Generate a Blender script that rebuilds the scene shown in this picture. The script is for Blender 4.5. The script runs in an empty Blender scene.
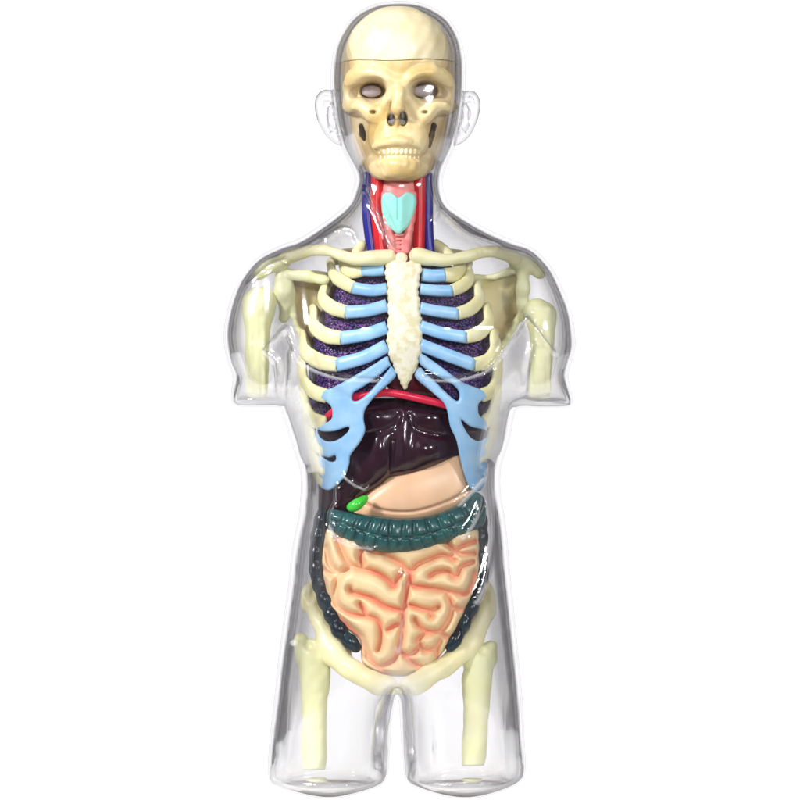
import bpy, math, random
import numpy as np
from mathutils import Vector

random.seed(4)
rng = np.random.RandomState(4)
S = 0.001                       # one unit of the drawing grid = 1 mm
scene = bpy.context.scene
C = scene.collection

# ------------------------------------------------------------------ camera
cam_d = bpy.data.cameras.new("camera")
cam = bpy.data.objects.new("camera", cam_d)
C.objects.link(cam)
cam.location = (0.0, -10.0, 0.0006)
cam.rotation_euler = (math.radians(90), 0, 0)
cam_d.sensor_width = 36
cam_d.lens = 36 * 10.0 / 0.8
cam_d.shift_y = 0.397 / 0.8
cam_d.clip_start = 0.5
cam_d.clip_end = 100
scene.camera = cam

# ------------------------------------------------------------------ studio surroundings
world = bpy.data.worlds.new("World")
scene.world = world
world.use_nodes = True
wn = world.node_tree
wn.nodes.clear()
def WN(t, **kw):
    n = wn.nodes.new(t)
    for k, v in kw.items():
        setattr(n, k, v)
    return n
tc = WN('ShaderNodeTexCoord')
sx = WN('ShaderNodeSeparateXYZ')
wn.links.new(tc.outputs['Generated'], sx.inputs[0])
ramp = WN('ShaderNodeValToRGB')          # -y (towards the photographer) .. +y (white backdrop)
mr = WN('ShaderNodeMapRange')
mr.inputs['From Min'].default_value = -1
mr.inputs['From Max'].default_value = 1
wn.links.new(sx.outputs['Y'], mr.inputs['Value'])
wn.links.new(mr.outputs[0], ramp.inputs[0])
cr = ramp.color_ramp
cr.elements[0].position = 0.0
cr.elements[0].color = (.10, .10, .105, 1)
cr.elements[1].position = 1.0
cr.elements[1].color = (1, 1, 1, 1)
for p, c in ((.20, .14), (.34, .22), (.44, .08), (.52, .05), (.575, .40), (.61, .40), (.66, .04), (.88, .05), (.955, 1.0)):
    e = cr.elements.new(p)
    e.color = (c, c * .985, c * 1.02 if c < .95 else c, 1)
bg = WN('ShaderNodeBackground')
bg.inputs['Strength'].default_value = 1.14
wn.links.new(ramp.outputs[0], bg.inputs['Color'])
wo = WN('ShaderNodeOutputWorld')
wn.links.new(bg.outputs[0], wo.inputs['Surface'])

def area(name, loc, target, sx_, sy_, energy, col=(1, 1, 1)):
    d = bpy.data.lights.new(name, 'AREA')
    d.shape = 'RECTANGLE'
    d.size = sx_
    d.size_y = sy_
    d.energy = energy
    d.color = col
    o = bpy.data.objects.new(name, d)
    o.location = loc
    v = Vector(target) - Vector(loc)
    o.rotation_euler = v.to_track_quat('-Z', 'Y').to_euler()
    C.objects.link(o)
    return o
area('key_softbox', (-2.6, -2.6, 2.3), (0, 0, .45), .55, .55, 255)
area('fill_softbox', (2.6, -3.6, 1.5), (0, 0, .42), .45, .45, 90)
area('front_softbox', (.35, -4.6, 1.3), (0, 0, .42), .35, .35, 70)

scene.view_settings.view_transform = 'Standard'
scene.view_settings.look = 'None'
scene.view_settings.exposure = 0
scene.view_settings.gamma = 1
scene.cycles.transparent_max_bounces = 24
scene.cycles.max_bounces = 8
scene.cycles.use_denoising = True

# ------------------------------------------------------------------ materials
def mat(name, col, rough=.35, spec=.5, sss=0., coat=0., noise=None, bump=None, var=None, sss_col=None):
    """noise=(scale, colour, lo, hi): patches of a second colour; bump=(scale, strength)"""
    m = bpy.data.materials.new(name)
    m.use_nodes = True
    nt = m.node_tree
    b = nt.nodes['Principled BSDF']
    b.inputs['Base Color'].default_value = (*col, 1)
    b.inputs['Roughness'].default_value = rough
    b.inputs['Specular IOR Level'].default_value = spec
    b.inputs['Coat Weight'].default_value = coat
    b.inputs['Coat Roughness'].default_value = .08
    if sss:
        b.inputs['Subsurface Weight'].default_value = sss
        b.inputs['Subsurface Radius'].default_value = (.006, .004, .002)
        b.inputs['Subsurface Scale'].default_value = 1
    t = nt.nodes.new('ShaderNodeTexCoord')
    last = None
    if var:          # painted second colour from the mesh attribute 'paint'
        a = nt.nodes.new('ShaderNodeAttribute')
        a.attribute_name = 'paint'
        mx = nt.nodes.new('ShaderNodeMix')
        mx.data_type = 'RGBA'
        mx.inputs['A'].default_value = (*col, 1)
        mx.inputs['B'].default_value = (*var, 1)
        nt.links.new(a.outputs['Fac'], mx.inputs['Factor'])
        last = mx.outputs['Result']
    if noise:
        n = nt.nodes.new('ShaderNodeTexNoise')
        n.inputs['Scale'].default_value = noise[0]
        n.inputs['Detail'].default_value = 4
        nt.links.new(t.outputs['Object'], n.inputs['Vector'])
        r = nt.nodes.new('ShaderNodeMapRange')
        r.inputs['From Min'].default_value = noise[2]
        r.inputs['From Max'].default_value = noise[3]
        nt.links.new(n.outputs['Fac'], r.inputs['Value'])
        mx = nt.nodes.new('ShaderNodeMix')
        mx.data_type = 'RGBA'
        mx.inputs['A'].default_value = (*col, 1)
        if last:
            nt.links.new(last, mx.inputs['A'])
        mx.inputs['B'].default_value = (*noise[1], 1)
        nt.links.new(r.outputs[0], mx.inputs['Factor'])
        last = mx.outputs['Result']
    if last:
        nt.links.new(last, b.inputs['Base Color'])
    if bump:
        n = nt.nodes.new('ShaderNodeTexNoise')
        n.inputs['Scale'].default_value = bump[0]
        n.inputs['Detail'].default_value = 5
        nt.links.new(t.outputs['Object'], n.inputs['Vector'])
        bu = nt.nodes.new('ShaderNodeBump')
        bu.inputs['Strength'].default_value = bump[1]
        bu.inputs['Distance'].default_value = .002
        nt.links.new(n.outputs['Fac'], bu.inputs['Height'])
        nt.links.new(bu.outputs[0], b.inputs['Normal'])
    return m

M = {}
M['bone'] = mat('bone_plastic', (.82, .77, .42), .38, .4, noise=(40, (.84, .81, .52), .40, .66), bump=(120, .25))
M['limb'] = mat('limb_bone_plastic', (.74, .74, .40), .40, .4, noise=(30, (.78, .79, .50), .36, .66), bump=(90, .3))
M['skull'] = mat('skull_plastic', (.52, .36, .13), .38, .45, noise=(22, (.70, .57, .32), .36, .60), bump=(190, .18))
M['cap'] = mat('skull_cap_plastic', (.72, .63, .42), .34, .45, noise=(40, (.64, .53, .30), .45, .7), bump=(150, .06))
M['scapula'] = mat('shoulder_blade_plastic', (.72, .64, .32), .42, .4, noise=(18, (.50, .36, .10), .46, .68), bump=(110, .2))  # browner than the border: shade of the hollow put into the colour
M['sternum'] = mat('sternum_plastic', (.94, .90, .70), .45, .35, noise=(120, (.80, .74, .46), .46, .60), bump=(200, .35))
M['cart'] = mat('cartilage_blue', (.28, .55, .84), .34, .45, noise=(55, (.40, .66, .88), .38, .7), bump=(130, .2))
M['liver'] = mat('liver_glossy', (.020, .005, .010), .18, .55, coat=.3, noise=(14, (.030, .007, .017), .4, .65))
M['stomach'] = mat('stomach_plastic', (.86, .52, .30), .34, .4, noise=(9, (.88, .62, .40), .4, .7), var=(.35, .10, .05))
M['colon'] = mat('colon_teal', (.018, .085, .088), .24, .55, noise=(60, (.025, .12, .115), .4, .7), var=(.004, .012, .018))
M['darkcolon'] = mat('colon_dark', (.004, .011, .020), .24, .45, noise=(70, (.010, .034, .045), .45, .7), var=(.002, .005, .010))
M['gut'] = mat('intestine_plastic', (.84, .66, .37), .36, .4, sss=0, noise=(14, (.86, .60, .34), .45, .7), var=(.74, .17, .12))
M['red'] = mat('artery_red', (.60, .004, .010), .28, .5)
M['blue'] = mat('vein_blue', (.008, .005, .22), .28, .5)
M['pink'] = mat('throat_pink', (.80, .22, .22), .4, .4, noise=(60, (.86, .34, .30), .4, .7))
M['mint'] = mat('larynx_mint', (.34, .82, .72), .42, .4)
M['heart'] = mat('heart_red', (.22, .012, .022), .25, .5, noise=(70, (.10, .01, .02), .4, .6), bump=(90, .4))
M['diaphragm'] = mat('diaphragm_red', (.80, .02, .07), .28, .5)
M['gall'] = mat('gallbladder_green', (.06, .62, .05), .22, .5)
M['eye'] = mat('eyeball_white', (.50, .45, .52), .10, .7, coat=.8)
M['tooth'] = mat('tooth_enamel', (.78, .69, .44), .25, .5)
M['table'] = mat('white_table', (.95, .95, .95), .6, .2)

def lung_mat():
    m = bpy.data.materials.new('lung_purple')
    m.use_nodes = True
    nt = m.node_tree
    b = nt.nodes['Principled BSDF']
    b.inputs['Roughness'].default_value = .3
    t = nt.nodes.new('ShaderNodeTexCoord')
    v = nt.nodes.new('ShaderNodeTexVoronoi')
    v.inputs['Scale'].default_value = 400
    nt.links.new(t.outputs['Object'], v.inputs['Vector'])
    r = nt.nodes.new('ShaderNodeValToRGB')
    r.color_ramp.elements[0].position = .15
    r.color_ramp.elements[0].color = (.24, .13, .46, 1)
    r.color_ramp.elements[1].position = .62
    r.color_ramp.elements[1].color = (.014, .004, .05, 1)
    nt.links.new(v.outputs['Distance'], r.inputs[0])
    n = nt.nodes.new('ShaderNodeTexNoise')
    n.inputs['Scale'].default_value = 60
    nt.links.new(t.outputs['Object'], n.inputs['Vector'])
    mx = nt.nodes.new('ShaderNodeMix')
    mx.data_type = 'RGBA'
    mx.blend_type = 'MULTIPLY'
    rr = nt.nodes.new('ShaderNodeValToRGB')
    rr.color_ramp.elements[0].position = .38
    rr.color_ramp.elements[0].color = (.45, .4, .7, 1)
    rr.color_ramp.elements[1].position = .62
    rr.color_ramp.elements[1].color = (1, .7, .8, 1)
    nt.links.new(n.outputs['Fac'], rr.inputs[0])
    mx.inputs['Factor'].default_value = 1
    nt.links.new(r.outputs[0], mx.inputs['A'])
    nt.links.new(rr.outputs[0], mx.inputs['B'])
    nt.links.new(mx.outputs['Result'], b.inputs['Base Color'])
    bu = nt.nodes.new('ShaderNodeBump')
    bu.inputs['Strength'].default_value = .9
    bu.inputs['Distance'].default_value = .0015
    bu.invert = True
    nt.links.new(v.outputs['Distance'], bu.inputs['Height'])
    nt.links.new(bu.outputs[0], b.inputs['Normal'])
    return m
M['lung'] = lung_mat()

def shell_mat(name, tint, gain, rough):
    """clear moulded plastic: Fresnel reflection over a sheet whose tint deepens with the length of the light's path"""
    m = bpy.data.materials.new(name)
    m.use_nodes = True
    nt = m.node_tree
    nt.nodes.clear()
    N = nt.nodes.new
    L = nt.links.new
    g = N('ShaderNodeNewGeometry')
    dot = N('ShaderNodeVectorMath'); dot.operation = 'DOT_PRODUCT'
    L(g.outputs['Normal'], dot.inputs[0]); L(g.outputs['Incoming'], dot.inputs[1])
    ab = N('ShaderNodeMath'); ab.operation = 'ABSOLUTE'; L(dot.outputs['Value'], ab.inputs[0])
    mxx = N('ShaderNodeMath'); mxx.operation = 'MAXIMUM'; L(ab.outputs[0], mxx.inputs[0]); mxx.inputs[1].default_value = .16
    inv = N('ShaderNodeMath'); inv.operation = 'DIVIDE'; inv.inputs[0].default_value = 1; L(mxx.outputs[0], inv.inputs[1])
    comb = N('ShaderNodeCombineColor')
    for i, a in enumerate(tint):
        p = N('ShaderNodeMath'); p.operation = 'POWER'; p.inputs[0].default_value = a
        L(inv.outputs[0], p.inputs[1]); L(p.outputs[0], comb.inputs[i])
    tr = N('ShaderNodeBsdfTransparent'); L(comb.outputs[0], tr.inputs['Color'])
    gl = N('ShaderNodeBsdfGlossy'); gl.inputs['Roughness'].default_value = rough
    gl.inputs['Color'].default_value = (1, 1, 1, 1)
    fr = N('ShaderNodeLayerWeight'); fr.inputs['Blend'].default_value = .5
    pw = N('ShaderNodeMath'); pw.operation = 'POWER'; L(fr.outputs['Facing'], pw.inputs[0]); pw.inputs[1].default_value = 1.22
    ma = N('ShaderNodeMath'); ma.operation = 'MULTIPLY_ADD'; L(pw.outputs[0], ma.inputs[0])
    ma.inputs[1].default_value = gain; ma.inputs[2].default_value = .012
    ma.use_clamp = True
    mix = N('ShaderNodeMixShader'); L(ma.outputs[0], mix.inputs[0]); L(tr.outputs[0], mix.inputs[1]); L(gl.outputs[0], mix.inputs[2])
    o = N('ShaderNodeOutputMaterial'); L(mix.outputs[0], o.inputs['Surface'])
    return m
M['shell'] = shell_mat('clear_plastic', (.970, .967, .974), 1.0, .085)
M['rim'] = shell_mat('clear_plastic_rim', (.93, .925, .935), .3, .1)

# ------------------------------------------------------------------ mesh tools
def to_world(V):
    V = np.asarray(V, dtype=np.float64)
    return np.stack([(V[:, 0] - 400) * S, -V[:, 2] * S, (797 - V[:, 1]) * S], 1)

def link_mesh(name, V, Q, m, parent, label=None, paint=None, smooth=True):
    """V in drawing units (x right, y down, d towards the photographer); Q = quads (n,4) or list of faces"""
    me = bpy.data.meshes.new(name)
    W = to_world(V)
    if isinstance(Q, np.ndarray):
        me.vertices.add(len(W)); me.vertices.foreach_set('co', W.astype(np.float32).ravel())
        n = len(Q)
        me.loops.add(n * 4); me.loops.foreach_set('vertex_index', Q.astype(np.int32).ravel())
        me.polygons.add(n)
        me.polygons.foreach_set('loop_start', np.arange(0, n * 4, 4, dtype=np.int32))
        me.update(calc_edges=True)
    else:
        me.from_pydata(W.tolist(), [], Q)
    me.validate()
    import bmesh
    bm = bmesh.new(); bm.from_mesh(me)
    bmesh.ops.recalc_face_normals(bm, faces=bm.faces)
    bm.to_mesh(me); bm.free()
    me.polygons.foreach_set('use_smooth', [smooth] * len(me.polygons))
    if paint is not None:
        a = me.attributes.new('paint', 'FLOAT', 'POINT')
        a.data.foreach_set('value', np.asarray(paint, dtype=np.float32))
    me.materials.append(m)
    o = bpy.data.objects.new(name, me)
    C.objects.link(o)
    if parent is not None:
        o.parent = parent
    if label:
        o['label'] = label
    return o

def spline(pts, n=8, closed=False):
    P = np.array(pts, dtype=np.float64)
    N = len(P)
    out = []
    segs = N if closed else N - 1
    for i in range(segs):
        if closed:
            p0, p1, p2, p3 = P[(i - 1) % N], P[i], P[(i + 1) % N], P[(i + 2) % N]
        else:
            p1, p2 = P[i], P[i + 1]
            p0 = P[i - 1] if i > 0 else 2 * p1 - p2
            p3 = P[i + 2] if i + 2 < N else 2 * p2 - p1
        for k in range(n):
            t = k / n
            out.append(.5 * ((2 * p1) + (-p0 + p2) * t + (2 * p0 - 5 * p1 + 4 * p2 - p3) * t * t + (-p0 + 3 * p1 - 3 * p2 + p3) * t ** 3))
    if not closed:
        out.append(P[-1])
    return np.array(out)

def sdpoly(X, Y, poly):
    """signed distance to a closed polygon, negative inside"""
    P = np.asarray(poly, dtype=np.float32)
    d = np.full(X.shape, 1e9, np.float32)
    ins = np.zeros(X.shape, bool)
    for i in range(len(P)):
        a = P[i]; b = P[(i + 1) % len(P)]
        e = b - a
        L2 = float(e @ e) + 1e-9
        t = np.clip(((X - a[0]) * e[0] + (Y - a[1]) * e[1]) / L2, 0, 1)
        dx = X - a[0] - t * e[0]; dy = Y - a[1] - t * e[1]
        np.minimum(d, dx * dx + dy * dy, out=d)
        c = (a[1] > Y) != (b[1] > Y)
        if a[1] != b[1]:
            ins ^= c & (X < (b[0] - a[0]) * (Y - a[1]) / (b[1] - a[1]) + a[0])
    d = np.sqrt(d)
    return np.where(ins, -d, d)

def dline(X, Y, pts):
    """distance to an open polyline"""
    P = np.asarray(pts, dtype=np.float32)
    d = np.full(X.shape, 1e9, np.float32)
    for i in range(len(P) - 1):
        a = P[i]; e = P[i + 1] - a
        L2 = float(e @ e) + 1e-9
        t = np.clip(((X - a[0]) * e[0] + (Y - a[1]) * e[1]) / L2, 0, 1)
        dx = X - a[0] - t * e[0]; dy = Y - a[1] - t * e[1]
        np.minimum(d, dx * dx + dy * dy, out=d)
    return np.sqrt(d)

def poisson(inside, h, iters=500):
    """solve lap(u) = -2 inside, 0 outside (conjugate gradients) -> sqrt(u) is a round profile"""
    m = inside.astype(np.float64)
    def A(u):
        r = 4 * u
        r[1:] -= u[:-1]; r[:-1] -= u[1:]; r[:, 1:] -= u[:, :-1]; r[:, :-1] -= u[:, 1:]
        return r * m
    b = m * 2 * h * h
    u = np.zeros_like(b); r = b.copy(); p = r.copy(); rs = (r * r).sum()
    for _ in range(iters):
        Ap = A(p); al = rs / ((p * Ap).sum() + 1e-30)
        u += al * p; r -= al * Ap
        rn = (r * r).sum()
        if rn < 1e-7 * b.size * h ** 4:
            break
        p = r + rn / rs * p; rs = rn
    return u

def inflate(sd, h, iters=500):
    """smooth round-profile field: positive inside the outline, negative outside, with a clean zero line on sd = 0"""
    u = poisson(sd < 0, h, iters)
    known = sd < -2.2 * h
    ratio = np.where(known, u / np.maximum(-sd, 1e-3), 0)
    k = known.astype(float)
    def nb(a):
        r = np.zeros_like(a)
        r[1:] += a[:-1]; r[:-1] += a[1:]; r[:, 1:] += a[:, :-1]; r[:, :-1] += a[:, 1:]
        return r
    zone = ~known & (sd < 9 * h)
    for _ in range(16):
        c = nb(k); v = nb(ratio * k)
        g = zone & (c > 0)
        ratio = np.where(g, v / np.maximum(c, 1e-9), ratio); k = np.where(g, 1., k)
    ratio = np.where(k > 0, ratio, ratio[k > 0].mean())
    for _ in range(10):
        ratio = np.where(known, ratio, .5 * ratio + .125 * (np.roll(ratio, 1, 0) + np.roll(ratio, -1, 0) + np.roll(ratio, 1, 1) + np.roll(ratio, -1, 1)))
    w = np.clip((-sd - 2.2 * h) / (2 * h), 0, 1)
    return np.where(sd < 0, u * w + ratio * (-sd) * (1 - w), -ratio * sd)

class Vol:
    def __init__(s, x0, x1, y0, y1, d0, d1, h=1.0):
        s.h = h
        s.o = np.array([x0, y0, d0], float)
        s.x = np.arange(x0, x1 + h, h, dtype=np.float32)
        s.y = np.arange(y0, y1 + h, h, dtype=np.float32)
        s.d = np.arange(d0, d1 + h, h, dtype=np.float32)
        s.F = np.full((len(s.x), len(s.y), len(s.d)), 50., np.float32)
    def box(s, lo, hi):
        sl = []
        for ax, l, h_ in zip((s.x, s.y, s.d), lo, hi):
            a = max(0, int(np.searchsorted(ax, l))); b = min(len(ax), int(np.searchsorted(ax, h_)) + 1)
            sl.append(slice(a, max(b, a)))
        X = s.x[sl[0]][:, None, None]; Y = s.y[sl[1]][None, :, None]; D = s.d[sl[2]][None, None, :]
        return tuple(sl), X, Y, D
    def put(s, sl, f, k, sub):
        F = s.F[sl]
        if F.size == 0:
            return
        if sub:
            h = np.clip(.5 - .5 * (F + f) / k, 0, 1)
            s.F[sl] = F * (1 - h) - f * h + k * h * (1 - h)
        else:
            h = np.clip(.5 + .5 * (F - f) / k, 0, 1)
            s.F[sl] = F * (1 - h) + f * h - k * h * (1 - h)
    def ell(s, c, r, k=2., sub=False):
        mg = max(8, k * 1.5)
        sl, X, Y, D = s.box([c[i] - r[i] - mg for i in range(3)], [c[i] + r[i] + mg for i in range(3)])
        a, b, e = (X - c[0]), (Y - c[1]), (D - c[2])
        k0 = np.sqrt((a / r[0]) ** 2 + (b / r[1]) ** 2 + (e / r[2]) ** 2)
        k1 = np.sqrt((a / r[0] ** 2) ** 2 + (b / r[1] ** 2) ** 2 + (e / r[2] ** 2) ** 2) + 1e-6
        s.put(sl, k0 * (k0 - 1) / k1, k, sub)
    def caps(s, pts, k=2., sub=False, n=1, flat=1.):
        """chain of rounded cones; pts = (x, y, d, r); flat squeezes depth"""
        P = spline(pts, n) if n > 1 else np.array(pts, float)
        for a, b in zip(P[:-1], P[1:]):
            mg = max(6, k * 1.5)
            lo = [min(a[i] - a[3], b[i] - b[3]) - mg for i in range(3)]; hi = [max(a[i] + a[3], b[i] + b[3]) + mg for i in range(3)]
            lo[2] -= max(a[3], b[3]) * (max(flat, 1) - 1); hi[2] += max(a[3], b[3]) * (max(flat, 1) - 1)
            sl, X, Y, D = s.box(lo, hi)
            e = b[:3] - a[:3]; e2 = e.copy(); e2[2] /= flat
            L2 = e2 @ e2 + 1e-9
            px, py, pd = X - a[0], Y - a[1], (D - a[2]) / flat
            t = np.clip((px * e2[0] + py * e2[1] + pd * e2[2]) / L2, 0, 1)
            q = np.sqrt((px - t * e2[0]) ** 2 + (py - t * e2[1]) ** 2 + (pd - t * e2[2]) ** 2)
            s.put(sl, q - (a[3] + (b[3] - a[3]) * t), k, sub)
    def plate(s, sd, Dc, T, R, k=1., sub=False):
        """plate with rounded edge: sd = 2-D signed distance field, Dc = mid depth field, T = half thickness"""
        D = s.d[None, None, :]
        qx = (sd + R)[:, :, None]
        qy = np.abs(D - Dc[:, :, None]) - (T - R)
        f = np.minimum(np.maximum(qx, qy), 0) + np.sqrt(np.maximum(qx, 0) ** 2 + np.maximum(qy, 0) ** 2) - R
        s.put((slice(None),) * 3, f.astype(np.float32), k, sub)
    def rough(s, amp, sc=7.):
        X = s.x[:, None, None]; Y = s.y[None, :, None]; D = s.d[None, None, :]
        for k, (a, b, c) in enumerate(((1, .7, .9), (-.8, 1.1, .6), (1.7, 1.5, -1.2))):
            s.F += (amp / (1 + k * .5) * np.sin(a * X / sc + b * Y / sc * .6 + k) * np.sin(c * D / sc + b * Y / sc * .45 + 2 * k)).astype(np.float32)
    def grid(s):
        return np.meshgrid(s.x, s.y, indexing='ij')
    def pillow(s, sd, Dc, hf, hb, k=.5):
        """solid between Dc-hb and Dc+hf; hf, hb = half-depth fields squared (negative outside)"""
        D = s.d[None, None, :] - Dc[:, :, None]
        H = np.where(D > 0, hf[:, :, None], hb[:, :, None])
        f = (D * D - H).astype(np.float32)
        g = np.gradient(f, s.h)
        f = f / (np.sqrt(g[0] ** 2 + g[1] ** 2 + g[2] ** 2) + 2.)
        s.put((slice(None),) * 3, f, k, False)
    def nets(s, smooth=2):
        F = s.F
        neg = F < 0
        nx, ny, nz = [n - 1 for n in F.shape]
        cnt = np.zeros((nx, ny, nz), np.int8)
        for i in (0, 1):
            for j in (0, 1):
                for k in (0, 1):
                    cnt += neg[i:i + nx, j:j + ny, k:k + nz]
        act = (cnt > 0) & (cnt < 8)
        idx = np.full(act.shape, -1, np.int64)
        I, J, K = np.nonzero(act)
        idx[I, J, K] = np.arange(len(I))
        acc = np.zeros((len(I), 3)); num = np.zeros(len(I))
        cor = [(i, j, k) for i in (0, 1) for j in (0, 1) for k in (0, 1)]
        for a in cor:
            for ax in range(3):
                if a[ax] == 0:
                    b = list(a); b[ax] = 1
                    fa = F[I + a[0], J + a[1], K + a[2]]; fb = F[I + b[0], J + b[1], K + b[2]]
                    c = (fa < 0) != (fb < 0)
                    t = np.where(c, fa / np.where(c, fa - fb, 1), 0)
                    p = np.tile(np.array(a, float), (len(I), 1)); p[:, ax] += t
                    acc[c] += p[c]; num[c] += 1
        V = np.stack([I, J, K], 1) + acc / num[:, None]
        quads = []
        for ax in range(3):
            sl0 = [slice(1, -1)] * 3; sl0[ax] = slice(0, -1)
            sl1 = [slice(1, -1)] * 3; sl1[ax] = slice(1, None)
            ch = neg[tuple(sl0)] != neg[tuple(sl1)]
            p = np.stack(np.nonzero(ch), 1)
            for q in range(3):
                if q != ax:
                    p[:, q] += 1
            u, v = [q for q in range(3) if q != ax]
            def g(du, dv):
                r = p.copy(); r[:, u] -= du; r[:, v] -= dv
                return idx[r[:, 0], r[:, 1], r[:, 2]]
            quads.append(np.stack([g(1, 1), g(0, 1), g(0, 0), g(1, 0)], 1))
        Q = np.concatenate(quads)
        Q = Q[(Q >= 0).all(1)]
        E = np.concatenate([Q[:, [0, 1]], Q[:, [1, 2]], Q[:, [2, 3]], Q[:, [3, 0]]])
        E = np.unique(np.sort(E, 1), axis=0)
        deg = np.bincount(E.ravel(), minlength=len(V)).astype(float) + 1e-9
        for it in range(smooth):
            for lam in (.5, -.52):
                A_ = np.stack([np.bincount(E[:, 0], V[E[:, 1], i], len(V)) + np.bincount(E[:, 1], V[E[:, 0], i], len(V)) for i in range(3)], 1)
                V = V + lam * (A_ / deg[:, None] - V)
        return V * s.h + s.o, Q

def sample2(field, vol, V):
    """bilinear read of a 2-D field of vol at mesh vertices"""
    fx = np.clip((V[:, 0] - vol.o[0]) / vol.h, 0, field.shape[0] - 1.001)
    fy = np.clip((V[:, 1] - vol.o[1]) / vol.h, 0, field.shape[1] - 1.001)
    i = fx.astype(int); j = fy.astype(int); a = fx - i; b = fy - j
    return field[i, j] * (1 - a) * (1 - b) + field[i + 1, j] * a * (1 - b) + field[i, j + 1] * (1 - a) * b + field[i + 1, j + 1] * a * b

def sweep(name, pts, m, parent, n=6, seg=14, center=None, label=None, endround=True, mod=None, cap=(True, True), twist=0):
    """tube along pts = (x, y, d, half height, half thickness); thickness points away from the axis 'center' (x, d)"""
    P = spline(pts, n)
    L = len(P)
    T = np.gradient(P[:, :3], axis=0)
    T /= np.linalg.norm(T, axis=1)[:, None] + 1e-9
    if center is None:
        Nn = np.tile(np.array([0., 0., 1.]), (L, 1))
    else:
        Nn = np.stack([(P[:, 0] - center[0]) * .55, np.zeros(L), P[:, 2] - center[1]], 1)
        Nn /= np.linalg.norm(Nn, axis=1)[:, None] + 1e-9
    Nn = Nn - (Nn * T).sum(1)[:, None] * T
    Nn /= np.linalg.norm(Nn, axis=1)[:, None] + 1e-9
    B = np.cross(T, Nn)
    rings = []; sc = []
    idxs = list(range(L))
    extra0 = [(0, s_) for s_ in (0.02, .5, .82)] if cap[0] else []
    extra1 = [(L - 1, s_) for s_ in (.82, .5, 0.02)] if cap[1] else []
    V = []
    th = np.linspace(0, 2 * np.pi, seg, endpoint=False)
    def ring(i, s_=1., off=0.):
        a, b = P[i, 3], P[i, 4]
        if mod is not None:
            q = mod(i / (L - 1)); a *= q; b *= q
        c = P[i, :3] + T[i] * off
        V.extend(c + s_ * (a * np.cos(t) * B[i] + b * np.sin(t) * Nn[i]) for t in th)
    r0 = min(P[0, 3], P[0, 4]); r1 = min(P[-1, 3], P[-1, 4])
    nr = 0
    for _, s_ in extra0:
        ring(0, s_, -(r0 * .8) * math.sqrt(max(0, 1 - s_ * s_)) if endround else -(1 - s_) * .02); nr += 1
    for i in idxs:
        ring(i); nr += 1
    for _, s_ in extra1:
        ring(L - 1, s_, (r1 * .8) * math.sqrt(max(0, 1 - s_ * s_)) if endround else (1 - s_) * .02); nr += 1
    F = []
    for r in range(nr - 1):
        for k in range(seg):
            k2 = (k + 1) % seg
            F.append((r * seg + k, r * seg + k2, (r + 1) * seg + k2, (r + 1) * seg + k))
    F.append(tuple(range(seg))[::-1]); F.append(tuple((nr - 1) * seg + k for k in range(seg)))
    return link_mesh(name, np.array(V), F, m, parent, label)

def ball(name, c, r, m, parent, label=None, nu=20, nv=12, power=1.):
    V = []; F = []
    for j in range(nv + 1):
        ph = math.pi * j / nv
        for i in range(nu):
            t = 2 * math.pi * i / nu
            sg = lambda v: math.copysign(abs(v) ** power, v)
            V.append((c[0] + r[0] * sg(math.sin(ph)) * sg(math.cos(t)), c[1] - r[1] * sg(math.cos(ph)), c[2] + r[2] * sg(math.sin(ph)) * sg(math.sin(t))))
    for j in range(nv):
        for i in range(nu):
            i2 = (i + 1) % nu
            F.append((j * nu + i, j * nu + i2, (j + 1) * nu + i2, (j + 1) * nu + i))
    o = link_mesh(name, np.array(V), F, m, parent, label)
    return o

# ------------------------------------------------------------------ the surface it stands on
def table():
    V = [(-3, -.35, 0), (3, -.35, 0), (3, 3, 0), (-3, 3, 0)]
    me = bpy.data.meshes.new('table_surface')
    V2 = [(x, y, -.0002) for x, y, _ in V] + [(x, y, -.04) for x, y, _ in V]
    me.from_pydata(V2, [], [(0, 1, 2, 3), (7, 6, 5, 4), (0, 4, 5, 1), (1, 5, 6, 2), (2, 6, 7, 3), (3, 7, 4, 0)])
    me.materials.append(M['table'])
    o = bpy.data.objects.new('ground', me)
    C.objects.link(o)
    o['kind'] = 'structure'
    o['label'] = 'plain white surface under the clear torso model'
table()

root = bpy.data.objects.new('anatomy_model', None)
C.objects.link(root)
root['label'] = 'clear plastic human torso model with skull, ribs and coloured organs inside'
root['category'] = 'anatomy model'

# ------------------------------------------------------------------ rib cage surface
CX = 403.5
WY = [(250, 50), (268, 66), (280, 78), (296, 85), (322, 95), (345, 105), (365, 104), (400, 101), (435, 97), (460, 92), (490, 89), (520, 93)]
DY = [(250, 26), (270, 34), (300, 45), (340, 53), (400, 57), (450, 55), (490, 50)]
def lut(t, y):
    return np.interp(y, [a for a, _ in t], [b for _, b in t])
def cage_d(x, y, sc=1.):
    w = lut(WY, y) * sc
    q = np.clip(1 - (np.abs((x - CX) / w)) ** 2.3, 0, 1)
    return -8 + (lut(DY, y) + 8) * sc * q ** .5

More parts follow.
